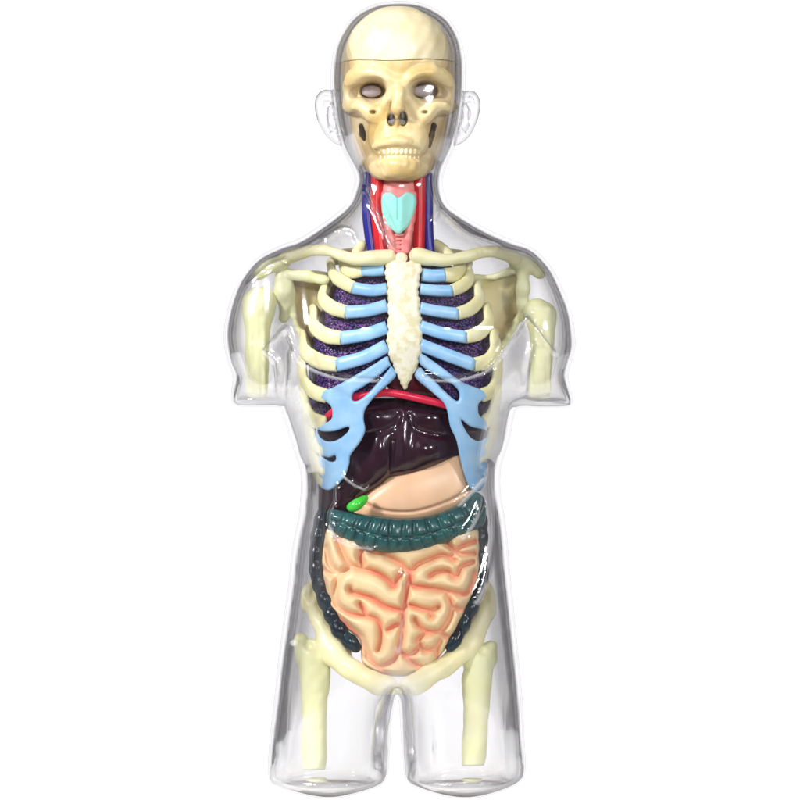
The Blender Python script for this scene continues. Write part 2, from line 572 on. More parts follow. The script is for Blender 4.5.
# ------------------------------------------------------------------ clear shell
outline = [(395, 2), (415, 3), (431, 8), (447, 19), (458, 36), (463, 55), (464, 78), (463, 100), (459, 125), (453, 147), (446, 163), (442, 176), (442, 190),
           (448, 205), (464, 217), (487, 230), (512, 241), (532, 249), (550, 267), (562, 290), (571, 315), (574, 345), (570, 362), (567, 376), (570, 392),
           (571, 402), (566, 405.5), (540, 406), (519, 406), (513, 414), (508, 440), (500, 465), (499, 490), (503, 515), (506, 540), (508, 566), (511, 595),
           (514, 625), (518, 665), (521, 700), (523, 740), (524, 770), (517, 782), (493, 792), (468, 796.5), (444, 794), (418, 786), (407, 778), (404, 757), (401.5, 722),
           (400, 700), (397, 693), (394, 700), (390, 722), (388, 757), (386, 775), (379, 784), (356, 792), (330, 796.5), (304, 793), (279, 785), (270, 777), (271, 740),
           (276, 696), (279, 665), (284, 627), (290, 582), (292, 560), (296, 535), (301, 509), (302, 474), (296, 453), (289, 430), (283, 412), (279, 405.5),
           (260, 405), (240, 404.5), (233, 400), (233, 388), (234, 375), (228, 358), (225, 334), (229, 309), (237, 286), (247, 270), (260, 257), (281, 246), (300, 239),
           (325, 223), (346, 206), (354, 190), (356, 176), (349, 160), (342, 145), (336, 122), (333, 98), (332, 75), (335, 50), (343, 31), (356, 15), (375, 5)]
ridges = [  # moulded lines of the shell: (points, height, half width)
    ([(285, 331), (276, 340), (266, 350), (271, 357), (277, 364), (279, 382), (277, 396)], 3.0, 2.6),
    ([(287, 330), (292, 344), (299, 360), (313, 370), (330, 377), (350, 381), (378, 382)], 3.2, 2.4),
    ([(291, 355), (291, 378), (287, 402)], 2.2, 3.0),
    ([(526, 320), (513, 338), (500, 356), (487, 371), (470, 378), (450, 382), (425, 380)], 3.2, 2.4),
    ([(527, 320), (538, 334), (553, 353)], 3.0, 2.6),
    ([(533, 345), (527, 372), (525, 398)], 2.4, 2.8),
    ([(250, 284), (260, 274), (272, 265), (284, 261)], 2.2, 1.8),
    ([(367, 190), (376, 212), (384, 233), (392, 250)], 3.4, 2.2),
    ([(433, 222), (441, 212), (452, 222), (470, 236), (498, 246)], 2.4, 2.6),
    ([(325, 240), (340, 231), (352, 232), (357, 242)], 2.4, 2.6),
    ([(344, 476), (355, 485), (366, 490)], 2.2, 2.0),
    ([(337, 488), (337, 502), (331, 518), (334, 532), (346, 543), (372, 549)], 3.0, 2.4),
    ([(482, 478), (470, 492), (458, 505)], 2.8, 2.2),
    ([(481, 500), (474, 520), (462, 538)], 2.6, 2.2),
    ([(404, 575), (403, 600), (400, 628), (398, 650)], 2.6, 2.4),
    ([(488, 468), (490, 500), (491, 540), (484, 580), (476, 600)], 2.6, 3.4),
    ([(306, 470), (309, 505), (303, 545), (299, 590), (292, 640)], 2.6, 3.4),
]
def build_shell():
    v = Vol(212, 588, -12, 808, -106, 116, 2.)
    X, Y = v.grid()
    sd = sdpoly(X, Y, spline(outline, 4, True))
    u = inflate(sd, v.h, 900)
    hm = np.interp(v.y, [0, 60, 120, 165, 185, 215, 260, 330, 420, 500, 580, 650, 700, 800], [78, 78, 74, 62, 54, 54, 68, 92, 98, 94, 94, 98, 100, 100])[None, :]
    # arms are shallower than the chest
    arm = np.clip((np.abs(X - 400) - 92) / 45, 0, 1) * np.clip((Y - 225) / 30, 0, 1) * (Y < 415)
    arm = arm * arm * (3 - 2 * arm)
    hm = hm * (1 - .45 * arm)
    H2 = np.where(u > 0, hm ** 2 * (1 - np.exp(-np.maximum(u, 0) / hm ** 2 * 1.1)), u)
    dd = np.sqrt(np.maximum(H2, 0))
    # chest and belly modelling on the front
    f = np.zeros_like(X)
    for cx in (352, 452):
        f += 7 * np.exp(-((X - cx) / 40) ** 2 - ((Y - 330) / 36) ** 2)
    f -= 3 * np.exp(-((X - 402) / 9) ** 2) * np.clip((Y - 300) / 60, 0, 1) * np.clip((700 - Y) / 60, 0, 1)
    f += 4 * np.exp(-((X - 401) / 60) ** 2 - ((Y - 600) / 50) ** 2)
    # face
    f += 9 * np.exp(-((X - 397) / 7) ** 2 - ((Y - 112) / 16) ** 2) + 5 * np.exp(-((X - 397) / 10) ** 2 - ((Y - 123) / 6) ** 2)
    f += 3 * np.exp(-((X - 398) / 18) ** 2 - ((Y - 147) / 3.4) ** 2) + 3.4 * np.exp(-((X - 399) / 15) ** 2 - ((Y - 156) / 3.6) ** 2)
    f += 5 * np.exp(-((X - 400) / 15) ** 2 - ((Y - 172) / 8) ** 2)
    for cx in (370, 423):
        f -= 3 * np.exp(-((X - cx) / 18) ** 2 - ((Y - 92) / 12) ** 2)
        f += 1.5 * np.exp(-((X - cx) / 12) ** 2 - ((Y - 93) / 6) ** 2)
    for pts, hgt, w in ridges:
        d = dline(X, Y, spline(pts, 5))
        f += 1.35 * hgt * np.exp(-(d / w) ** 2)
    # thigh facets
    for cx, a_, w_ in ((289, 4, 6), (347, -3, 10), (372, 4.5, 5), (414, 4.5, 5), (428, -3, 6), (446, 3, 9), (503, 4, 6)):
        f += a_ * np.exp(-((X - cx - (Y - 740) * np.sign(400 - cx) * -.05) / w_) ** 2) * np.clip((Y - 690) / 40, 0, 1) * np.clip((782 - Y) / 20, 0, 1)
    ins = np.clip(-sd / 14, 0, 1); ins = ins * ins * (3 - 2 * ins)
    hf = np.where(sd < 0, H2 + 2 * dd * f * ins + (f * ins) ** 2, H2)
    hb = H2
    v.pillow(sd, np.zeros_like(X), hf, hb)
    # ears
    v.caps([(333, 96, -6, 5.2), (325, 94, -10, 5.2), (320, 101, -12, 5), (322, 116, -12, 5), (330, 132, -10, 4.5), (340, 141, -6, 4)], 2, n=4)
    v.caps([(333, 104, -4, 3), (330, 112, -5, 3), (333, 124, -5, 3.5), (339, 130, -3, 4)], 2, n=3)
    v.ell((332, 116, -12), (10, 20, 5), 2)
    v.caps([(463, 97, -6, 5.2), (471, 95, -10, 5.2), (475, 102, -12, 5), (473, 116, -12, 5), (466, 132, -10, 4.5), (456, 141, -6, 4)], 2, n=4)
    v.caps([(463, 104, -4, 3), (467, 112, -5, 3), (464, 124, -5, 3.5), (458, 130, -3, 4)], 2, n=3)
    v.ell((465, 116, -12), (9, 20, 5), 2)
    V, Q = v.nets(5)
    outer = (V, Q)
    v.F = v.F + 4.5
    Vi, Qi = v.nets(5)
    VV = np.concatenate([V, Vi]); QQ = np.concatenate([Q, Qi + len(V)])
    shell = link_mesh('clear_shell', VV, QQ, M['shell'], root, 'clear see-through body shell with ears, arm stumps and thigh stumps')
    # end caps of thigh and arm stumps, clear domes added to darken the ends
    for c_, r_ in (((329.5, 785, 0), (53, 10, 50)), ((464.5, 785, 0), (54, 10, 50)), ((256, 400, 0), (22, 6, 26)), ((543, 401, 0), (26, 6, 26))):
        q = Vol(c_[0] - r_[0] - 4, c_[0] + r_[0] + 4, c_[1] - r_[1] - 4, c_[1] + r_[1] + 4, -60, 60, 1.5)
        q.ell(c_, r_)
        Xq, Yq = q.grid()
        sq = sdpoly(Xq, Yq, spline(outline, 4, True))
        q.F = np.maximum(q.F, (sq + 4.)[:, :, None])
        Ve, Qe = q.nets(3)
        link_mesh('end_cap', Ve, Qe, M['shell'], shell)
    # seam flange where the two halves of the shell meet
    w = Vol(220, 580, -5, 802, -4, 4, 1.)
    X, Y = w.grid()
    sd2 = sdpoly(X, Y, spline(outline, 4, True))
    w.plate(np.abs(sd2 - .2) - 1.5, np.zeros_like(X), 1.5, 1.)
    V, Q = w.nets(4)
    link_mesh('seam_rim', V, Q, M['rim'], shell, 'thin clear rim running round the outline of the shell')
build_shell()

# ------------------------------------------------------------------ skull
def build_skull():
    v = Vol(334, 464, 0, 194, -84, 78, 1.)
    c = 399
    v.ell((398.5, 65.5, -8), (57.5, 59, 70), 2)
    v.ell((398, 50, 18), (50, 43, 44), 8)
    v.ell((399, 118, 14), (40, 54, 40), 10)
    v.ell((399.5, 140, 34), (30, 26, 24), 8)
    v.ell((399, 132, -22), (38, 34, 22), 4)
    v.ell((400, 168, 38), (19, 15, 17), 8)
    for sgn in (-1, 1):
        m = lambda x: c + sgn * x
        v.caps([(m(43), 108, -22, 7), (m(38), 128, -10, 8), (m(32.5), 150, 6, 8.5), (m(24.5), 165, 24, 8.5), (m(13), 173, 38, 9)], 6, n=3)
        v.caps([(m(54), 105, -18, 3.5), (m(52), 106, 4, 5), (m(45), 108, 26, 7.5), (m(32), 112, 40, 7.5), (m(22), 120, 44, 6)], 6, n=3)
        v.caps([(m(50), 90, 22, 5), (m(46), 80, 36, 6), (m(33), 76, 49, 6), (m(17), 78, 55, 5.5), (m(8), 84, 56, 4.5)], 5, n=3)
        v.caps([(m(50), 84, 24, 4.5), (m(50), 100, 26, 5.5)], 5)
        v.caps([(m(8), 84, 56, 5), (m(11), 100, 52, 5), (m(15), 116, 46, 6)], 5)
        v.caps([(m(40), 110, 10, 8), (m(36.5), 130, 16, 8.5), (m(32), 152, 22, 9)], 6, n=3)
        # eye socket: wide shallow hollow, then a deep opening
        v.ell((m(28), 93.5, 59), (18, 13.5, 22), 5, True)
        v.ell((m(26.5), 92.5, 42), (13.5, 9, 38), 3, True)
        v.ell((m(45), 131, 46), (10, 19, 24), 6, True)
        v.ell((m(26), 115, 56), (4, 2.2, 13), 2, True)
        v.ell((m(20), 132, 64), (8, 14, 7), 6, True)
    v.caps([(398, 84, 57, 5.2), (398, 98, 60, 5.6), (397.5, 112, 63, 6.8)], 5)
    v.ell((391.5, 123, 58), (4.4, 6.6, 54), 1.5, True)
    v.ell((402.8, 122, 58), (4.2, 7.6, 54), 1.5, True)
    v.caps([(397, 116, 64, 1.3), (397, 131, 56, 1.3)], 1.5)
    # openings between cheek and jaw
    v.caps([(361.5, 127, 12, 2.6), (363, 135, 12, 3.2), (366, 144, 12, 2.2)], 1.2, True, flat=9)
    v.caps([(433, 127, 12, 3.4), (431, 137, 12, 4.2), (429, 148, 12, 3.0)], 1.2, True, flat=7)
    # upper lip ridge, mouth hollow
    v.caps([(374, 149, 46, 2.6), (386, 146, 55, 3.2), (398, 143.5, 59, 3.6), (410, 146, 55, 3.2), (421, 150, 46, 2.6)], 3, n=3)
    v.caps([(379, 155, 52, 4.0), (390, 155, 60, 4.6), (399, 155, 62, 4.8), (409, 155, 60, 4.6), (419, 155, 51, 3.8)], 2.5, True, n=3)
    v.caps([(380, 165, 45, 2.6), (399, 167, 56, 3.4), (418, 165, 45, 2.6)], 4, n=3)
    v.ell((401, 172, 49), (15, 8, 9), 5)
    v.rough(.45, 5.)
    F0 = v.F.copy()
    Y = v.y[None, :, None]; X = v.x[:, None, None]
    seam = 62.8 + 2.6 * np.exp(-((X - 392) / 30) ** 2) - 1.0
    v.F = np.maximum(F0, seam + .35 - Y)
    V, Q = v.nets(2)
    sk = link_mesh('skull', V, Q, M['skull'], root, 'yellowish skull face with dark eye sockets and jaw')
    v.F = np.maximum(F0 + .25, Y - seam + .05)
    V, Q = v.nets(2)
    link_mesh('skull_cap', V, Q, M['cap'], sk, 'paler rounded top of the skull above the seam')
    for x in (371.5, 424.5):
        ball('eyeball', (x + (0 if x < 400 else -1.5), 92.5, 25), (10, 6, 7), M['eye'], sk)
    for i in range(10):
        t = (i - 4.5) / 4.5
        x = 399.5 + t * 19; d = 58 - 10 * t * t
        ball('tooth', (x, 153.4 - .8 * t * t, d - 4), (2.3, 4.2, 2.4), M['tooth'], sk, nu=10, nv=8, power=.75)
    for i in range(10):
        t = (i - 4.5) / 4.5
        x = 399.5 + t * 18; d = 57 - 10 * t * t
        ball('tooth', (x, 161.2 - 1.0 * t * t, d - 4.5), (2.0, 3.4, 2.2), M['tooth'], sk, nu=10, nv=8, power=.75)
build_skull()

# ------------------------------------------------------------------ neck
for s_, xs in ((-1, ((377, 184), (376.5, 210), (379, 235), (381, 254))), (1, ((419.5, 184), (419.5, 210), (419, 235), (418.5, 254)))):
    sweep('carotid_artery', [(x, y - (8 if i == 0 else 0), 22, 6.0, 5.4) for i, (x, y) in enumerate(xs)], M['red'], root)
for s_, xs in ((-1, ((367, 184), (367, 210), (369.5, 235), (372.5, 254))), (1, ((428, 184), (428, 210), (428.5, 235), (430, 254)))):
    sweep('jugular_vein', [(x, y - (8 if i == 0 else 0), 18, 5.2, 5) for i, (x, y) in enumerate(xs)], M['blue'], root)
v = Vol(374, 424, 176, 268, -6, 52, 1.)
v.caps([(399, 180, 14, 17), (399, 200, 15, 18), (399, 225, 15, 17), (399, 246, 16, 12), (400, 262, 18, 8)], 4, n=4, flat=.8)
for x1, x2 in ((385, 393), (413, 406)):
    v.caps([(x1, 196, 26, 4), (x1 + (399 - x1) * .2, 220, 30, 4.5), (x2, 252, 32, 3.5)], 3, n=3)
for k in range(6):
    v.caps([(391, 236 + k * 4.2, 29, 1.3), (399, 236 + k * 4.2, 32, 1.3), (407, 236 + k * 4.2, 29, 1.3)], 1.5, n=3)
V, Q = v.nets(2)
throat = link_mesh('throat', V, Q, M['pink'], root, 'pink throat muscles narrowing to the breastbone')
v = Vol(374, 424, 186, 242, 14, 52, .75)
X, Y = v.grid()
sh = spline([(381.5, 199), (385, 194.5), (391, 194), (398.5, 199), (406, 194), (412, 194.5), (416, 199), (415, 212), (411, 224), (404, 232), (398.5, 235.5), (393, 232), (386, 224), (382, 212)], 5, True)
sd = sdpoly(X, Y, sh)
v.plate(sd, 34 + 4 * np.exp(-((X - 398.5) / 8) ** 2) - .014 * (X - 398.5) ** 2 - 2.2 * np.exp(-((X - 398.5) / 1.5) ** 2) * (Y < 222), 3.2, 2.6)
V, Q = v.nets(2)
link_mesh('thyroid_cartilage', V, Q, M['mint'], throat, 'mint green shield-shaped larynx cartilage')

# ------------------------------------------------------------------ breastbone
v = Vol(380, 430, 252, 396, 30, 72, .75)
X, Y = v.grid()
sp = spline([(385, 268), (390, 264), (396, 262), (404, 264), (412, 262), (418, 264), (421.5, 269), (419, 290), (421, 320), (422, 345), (419, 362), (411, 381), (404.5, 391), (398, 379), (391, 362), (387, 345), (388, 320), (387, 290)], 4, True)
sd = sdpoly(X, Y, sp)
notch = 1.0 * np.exp(-((Y - 290) / 4) ** 2)
v.plate(sd + notch + .6 * np.sin(Y / 2.6 + np.sign(X - 404)) * (Y < 372) + .5 * np.sin(Y * .9 + X * .4), np.interp(Y, [250, 300, 345, 395], [36, 47, 55, 58]) - .01 * (X - 404) ** 2 + 1.2 * np.exp(-((Y - 291) / 4) ** 2), 4.2, 3.6)
v.ell((401, 259, 36), (6.5, 5.5, 5), 3)
V, Q = v.nets(2)
link_mesh('sternum', V, Q, M['sternum'], root, 'long cream mottled breastbone ending in a point')

# ------------------------------------------------------------------ ribs: front path (x, y), junction index where the bone begins
left = [
    ([(384, 271), (374, 271.5), (363, 271)], [(352, 272.5), (344, 266), (342, 256)], 5.6),
    ([(387, 290), (372, 292), (354, 289)], [(342, 282), (333, 274), (331, 264)], 5.6),
    ([(387, 307), (368, 312), (347, 313.5)], [(332, 308), (322.5, 298), (324, 286)], 6.0),
    ([(387, 329), (366, 336), (342, 339.5)], [(326, 336), (313.5, 325), (314, 311)], 6.2),
    ([(387, 347.5), (364, 359), (338, 366)], [(320, 362), (305, 351), (303, 336)], 6.4),
]
right = [
    ([(422, 276), (433, 277), (444, 276)], [(454, 275), (461, 268), (462, 257)], 6.2),
    ([(420, 290.5), (436, 292), (451, 292)], [(463, 286), (470, 277), (468, 265)], 5.4),
    ([(420, 309.5), (438, 313), (457, 315)], [(470, 310), (479, 300), (478, 287)], 5.6),
    ([(420, 328), (443, 335), (465, 338.5)], [(479, 334), (488.5, 323), (487, 309)], 5.8),
    ([(420, 346.5), (448, 357), (473, 366)], [(487, 362), (495, 350), (494, 335)], 6.2),
]
def rib3(p, hh, tt=3.8, off=0.):
    x, y = p
    hh = hh * 1.13
    return (x, y, float(cage_d(x, y)) + off, hh, tt)
def back_arc(p_last, sgn):
    x, y = p_last
    w = abs(x - CX)
    return [(CX + sgn * (w + 1), y - 4, -22, 4.6, 3.0), (CX + sgn * w * .80, y - 7, -44, 4.4, 3.0), (CX + sgn * w * .42, y - 9, -54, 4.2, 3.0), (CX + sgn * 14, y - 8, -50, 4, 3)]
for sgn, data in ((-1, left), (1, right)):
    for i, (ca, bo, hh) in enumerate(data):
        full = [rib3(ca[0], hh * .95), rib3(ca[1], hh * .95), rib3(ca[2], hh)]
        b0 = full[-1]
        bp = [b0] + [rib3(p, hh * f) for p, f in zip(bo, (1.12, 1.12, .95))] + back_arc(bo[-1], sgn)
        rib = sweep('rib', bp, M['bone'], root, center=(CX, -20), cap=(True, True), endround=False)
        full2 = full[:-1] + [(b0[0] + sgn * .6, b0[1], b0[2] + .1, b0[3] * .97, b0[4] * .97)]
        sweep('costal_cartilage', full2, M['cart'], rib, center=(CX, -20), endround=False, label='light blue front end of the rib')

lower_left_ribs = [([(326, 396.5), (313, 391.5), (304.5, 381), (302, 364)], 6.6),
                   ([(324, 424), (312.5, 419), (306, 406), (304, 388)], 6.9), ([(324, 449), (314.5, 443), (309, 430), (306.5, 410)], 6.7), ([(326, 471), (318, 465), (313, 452), (310.5, 432)], 6.8),
                   ([(324, 481), (320, 478), (315.5, 468), (313, 452)], 5.4)]
lower_right_ribs = [([(482, 396), (491, 391.5), (496, 381), (498, 364)], 6.4),
                    ([(485, 422), (491, 416), (495, 404), (497, 386)], 6.6), ([(484, 447), (490, 441), (493.5, 427), (495.5, 406)], 6.2), ([(478, 459), (485, 456), (490, 445), (493, 430)], 5.4)]
for sgn, data in ((-1, lower_left_ribs), (1, lower_right_ribs)):
    for pts, hh in data:
        bp = [rib3(p, hh, 3.6, -1.0) for p in pts] + back_arc(pts[-1], sgn)
        sweep('rib', bp, M['bone'], root, center=(CX, -20), endround=True)

# joined cartilage of the lower ribs, with its openings
def cart_plate(outline_, holes):
    xs = [p[0] for p in outline_]; ys = [p[1] for p in outline_]
    v = Vol(min(xs) - 5, max(xs) + 5, min(ys) - 5, max(ys) + 5, -10, 66, .8)
    X, Y = v.grid()
    sd = sdpoly(X, Y, spline(outline_, 4, True))
    for h in holes:
        sd = np.maximum(sd, -sdpoly(X, Y, spline(h, 4, True)))
    T = 3.4
    relief = 1.2 * np.sin(Y / 3.9 + X / 17)
    v.plate(sd, cage_d(X, Y) + .3, T, 3.0)
    V, Q = v.nets(2)
    return link_mesh('costal_cartilage', V, Q, M['cart'], root, 'broad light blue cartilage sheet joining the lower ribs')
cart_plate([(387, 358), (374, 366), (362, 373), (346, 382), (333, 388.5), (323, 392), (320, 399), (326, 402), (332, 409), (332, 419), (326, 423.5), (318, 425), (316, 432), (316, 439), (318, 446), (319, 453), (319, 464), (318, 472), (317, 480),
            (321, 487), (329, 490.5), (337, 486), (345, 477), (349.5, 465), (351, 456), (360, 444), (365.5, 432), (364, 420), (366, 410), (377, 396), (396, 378), (391, 367), (389, 362)],
           [[(352.5, 401), (354, 394), (364, 388), (379, 377), (391, 367.5), (383, 378), (368, 395), (358, 402)],
            [(318, 430), (323, 432), (335, 432), (348.5, 428), (348, 433), (338, 440.5), (328, 442), (320, 437)],
            [(321, 455.5), (329, 458), (335.5, 456), (335.5, 461.5), (329, 461.5)]])
cart_plate([(420, 355), (432, 362), (446, 372), (458, 381), (468, 386), (480, 390), (486, 393), (488, 399), (482, 401), (478, 406), (479, 416), (486, 421), (487, 426), (487, 430), (488, 440), (485, 448), (488, 458), (486, 476), (482, 489),
            (473, 491.5), (466, 481), (460, 460), (456, 441), (450, 428), (445, 407), (432, 394), (415, 379), (418, 370), (422, 369), (419, 364)],
           [[(419, 366), (426, 371), (437, 378), (451, 385), (458.5, 393), (457.5, 402.5), (448, 396), (436, 384), (426, 375)],
            [(460.5, 420.5), (470, 427.5), (486, 431), (486, 438), (477, 441.5), (468, 435.5)]])

# ------------------------------------------------------------------ lungs, heart, diaphragm
def pill(name, outl, m, Tf, Tb, Dc, h=1., label=None, disp=None, paint=None, smooth=3, parent=None, flat=1.0, post=None, n=4):
    xs = [p[0] for p in outl]; ys = [p[1] for p in outl]
    dmin = float(np.min(Dc(np.array(xs), np.array(ys)))) ; 
    v = Vol(min(xs) - 6, max(xs) + 6, min(ys) - 6, max(ys) + 6, -60, 80, h)
    X, Y = v.grid()
    sd = sdpoly(X, Y, spline(outl, n, True))
    u = inflate(sd, h, 400) * flat
    q = np.sqrt(1 - np.exp(-np.maximum(u, 0) / Tf ** 2))
    g = disp(X, Y, sd) if disp else 0
    ins = np.clip(-sd / 6, 0, 1)
    hf = np.where(sd < 0, np.maximum(Tf * q + g * ins, .3 * q) ** 2, u)
    hb = np.where(sd < 0, (Tb * q) ** 2, u)
    dc = Dc(X, Y)
    lo = int(max(0, (dc[sd < 3].min() - Tb - 8 - v.o[2]) / h)); hi = int(min(len(v.d), (dc[sd < 3].max() + Tf + 14 - v.o[2]) / h))
    v.d = v.d[lo:hi]; v.o[2] = v.d[0]; v.F = v.F[:, :, lo:hi]
    v.pillow(sd, dc, hf, hb)
    if post:
        post(v)
    V, Q = v.nets(smooth)
    pa = None
    if paint is not None:
        pa = np.clip(sample2(paint(X, Y, sd), v, V), 0, 1) * (V[:, 2] > sample2(dc, v, V))
    return link_mesh(name, V, Q, m, parent or root, label, pa)

def behind_cage(gap):
    def post(v):
        X, Y = v.grid()
        lim = cage_d(X, Y) - gap
        f = v.d[None, None, :] - lim[:, :, None]
        h = np.clip(.5 + .5 * (v.F - f) / 4, 0, 1)
        v.F = (f * (1 - h) + v.F * h + 4 * h * (1 - h)).astype(np.float32)
    return post
lung_d = lambda X, Y: cage_d(X, Y, .90) - 26
pill('lung', [(388, 262), (370, 261), (350, 266), (337, 276), (327, 292), (317, 318), (310, 345), (308, 372), (309, 400), (316, 414), (332, 422), (352, 412), (372, 398), (388, 385), (392, 340), (390, 290)], M['lung'], 20, 22, lung_d, 1.25, 'purple grainy lung behind the ribs', post=behind_cage(6))
pill('lung', [(419, 262), (437, 261), (455, 266), (467, 276), (477, 292), (487, 318), (493, 345), (495, 372), (494, 400), (487, 416), (470, 422), (450, 412), (430, 396), (418, 385), (414, 340), (416, 290)], M['lung'], 20, 22, lung_d, 1.25, 'purple grainy lung behind the ribs', post=behind_cage(6))
pill('heart', [(388, 345), (405, 338), (425, 345), (440, 362), (446, 384), (436, 400), (410, 398), (390, 392), (384, 370)], M['heart'], 17, 12, lambda X, Y: 24 + 0 * X, 1.25, 'dark red heart under the tip of the breastbone')
dia = [(312, 432), (326, 419), (340, 407), (356, 398.5), (384, 394), (404, 396.5), (424, 401), (446, 406.5), (466, 416), (486, 431)]
sweep('diaphragm', [(x, y, float(cage_d(x, y, .94)) - 4, 4.0, 3.4) for x, y in dia], M['diaphragm'], root, center=(CX, -20), label='thin red diaphragm edge curving across the chest')

# ------------------------------------------------------------------ liver, stomach, gallbladder
def liver_disp(X, Y, sd):
    g = 0
    g = g + 8 * np.exp(-((X - 379) / 11) ** 2 - ((Y - 452) / 24) ** 2)
    g = g + 9 * np.exp(-((X - 428) / 16) ** 2 - ((Y - 452) / 15) ** 2)
    g = g + 7 * np.exp(-((X - 372) / 18) ** 2 - ((Y - 416) / 12) ** 2)
    g = g + 7 * np.exp(-((X - 432) / 18) ** 2 - ((Y - 418) / 11) ** 2)
    g = g + 5 * np.exp(-((X - 404) / 6) ** 2 - ((Y - 440) / 30) ** 2)
    g = g - 3.0 * np.exp(-(dline(X, Y, [(393, 440), (392, 462), (389, 482)]) / 2.2) ** 2)
    g = g - 2.2 * np.exp(-(dline(X, Y, spline([(352, 436), (372, 434), (392, 428), (400, 416)], 4)) / 3) ** 2)
    g = g - 2.2 * np.exp(-(dline(X, Y, spline([(410, 416), (416, 430), (436, 436), (460, 436)], 4)) / 3) ** 2)
    g = g + 5 * np.exp(-((X - 345) / 18) ** 2 - ((Y - 480) / 18) ** 2)
    return g
pill('liver', [(350, 405), (370, 398), (400, 397), (440, 402), (470, 408), (489, 420), (491, 438), (482, 454), (460, 459), (445, 466), (430, 471.5), (416, 476), (403, 478), (390, 479), (383, 486), (372, 492), (360, 499), (360, 509), (350, 517), (334, 519), (322, 514), (317.5, 507),
               (317, 490), (314, 470), (312, 450), (314, 432), (328, 418)], M['liver'], 24, 24, lambda X, Y: 8 + 8 * np.exp(-((X - 405) / 50) ** 2), 1.25, 'very dark purple-brown glossy lobed liver', liver_disp, post=behind_cage(7))
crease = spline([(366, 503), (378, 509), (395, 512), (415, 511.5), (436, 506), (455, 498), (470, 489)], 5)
pill('stomach', [(362, 498), (380, 482), (400, 470), (430, 462), (458, 450), (466, 465), (470, 482), (474, 492), (465, 504), (450, 512), (430, 519), (408, 522), (386, 520), (364, 519), (352, 514), (358, 505)], M['stomach'], 22, 18,
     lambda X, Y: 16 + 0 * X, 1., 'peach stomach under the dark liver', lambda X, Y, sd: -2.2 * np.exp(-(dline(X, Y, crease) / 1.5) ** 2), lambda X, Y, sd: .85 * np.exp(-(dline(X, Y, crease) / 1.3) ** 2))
v = Vol(336, 380, 488, 522, 20, 66, .75)
v.caps([(350.5, 508, 44, 3.4), (356, 506, 46, 4.4), (361, 502.5, 44, 3.6), (366, 498.5, 40, 2.2)], 3, n=4)
V, Q = v.nets(2)
link_mesh('gallbladder', V, Q, M['gall'], root, 'bright green gallbladder below the liver')

# ------------------------------------------------------------------ colon
def colon(name, center, r, nlobes, m, hgt, label, tail=0, two_rows=False, h=.9):
    P = spline(center, 10)
    seglen = np.concatenate([[0], np.cumsum(np.linalg.norm(np.diff(P[:, :2], axis=0), axis=1))])
    tot = seglen[-1]
    v = Vol(P[:, 0].min() - r - 6, P[:, 0].max() + r + 6, P[:, 1].min() - r - 6, P[:, 1].max() + r + 6, P[:, 2].min() - r - 6, P[:, 2].max() + r + 6, h)
    lob = tot / nlobes
    acc = []
    for k in range(nlobes):
        s0 = (k + .5) * lob
        p = [np.interp(s0, seglen, P[:, i]) for i in range(3)]
        q = [np.interp(min(s0 + 2, tot), seglen, P[:, i]) - np.interp(max(s0 - 2, 0), seglen, P[:, i]) for i in range(3)]
        tx, ty = q[0], q[1]; l = math.hypot(tx, ty); tx /= l; ty /= l
        nxp, nyp = -ty, tx
        rr = r * (1 + .07 * rng.randn())
        if two_rows:
            for o_, f, fd in ((-.46, .47, 1.0), (.50, .46, .86)):
                sh_ = 0 if o_ < 0 else lob * .4
                cx = p[0] + nxp * o_ * r + tx * (sh_ + rng.uniform(-.8, .8)); cy = p[1] + nyp * o_ * r + ty * (sh_ + rng.uniform(-.8, .8))
                v.ell((cx, cy, p[2]), (lob * .56, r * f * rng.uniform(.96, 1.05), r * fd), 1.6)
        else:
            v.ell((p[0], p[1], p[2]), (rr * (1 + .25 * abs(tx)), rr * (1 + .25 * abs(ty)), rr * 1.05), 2.5)
    v.caps([(P[i, 0], P[i, 1], P[i, 2] - r * .1, r * (.93 if two_rows else .82)) for i in range(0, len(P), 4)] + [(P[-1, 0], P[-1, 1], P[-1, 2] - r * .1, r * .78)], 2.0 if two_rows else 3.0, flat=.78 if two_rows else 1.)
    if two_rows:
        X, Y = v.grid()
        d = dline(X, Y, P[:, :2] + np.array([0, 1.5]))
        v.F = v.F + (1.8 * np.exp(-(d / 1.5) ** 2))[:, :, None] * (v.d > P[:, 2].min() + 2)[None, None, :]
    V, Q = v.nets(1)
    d = np.full(len(V), 1e9)
    pa = np.zeros(len(V))
    if two_rows:
        dl = dline(V[:, 0], V[:, 1], P[:, :2] + np.array([0, 1.5]))
        pa = .9 * np.exp(-(dl / 1.5) ** 2)
    return link_mesh(name, V, Q, m, root, label, pa)
col_up = [(328, 511), (337, 510), (350, 512.5), (375, 516), (402, 518.5), (425, 516.5), (445, 511), (462, 502), (473, 492.5), (481, 495), (485.5, 503)]
col_lo = [(485.5, 520), (482, 527), (472, 531.5), (461, 537), (450, 542), (426, 550.5), (400, 554), (375, 551.5), (352, 545), (337, 535), (327, 527)]
taenia = spline([(333, 521), (350, 527), (370, 534), (390, 538), (412, 538), (433, 533.5), (452, 527), (468, 518.5), (482, 509)], 8)
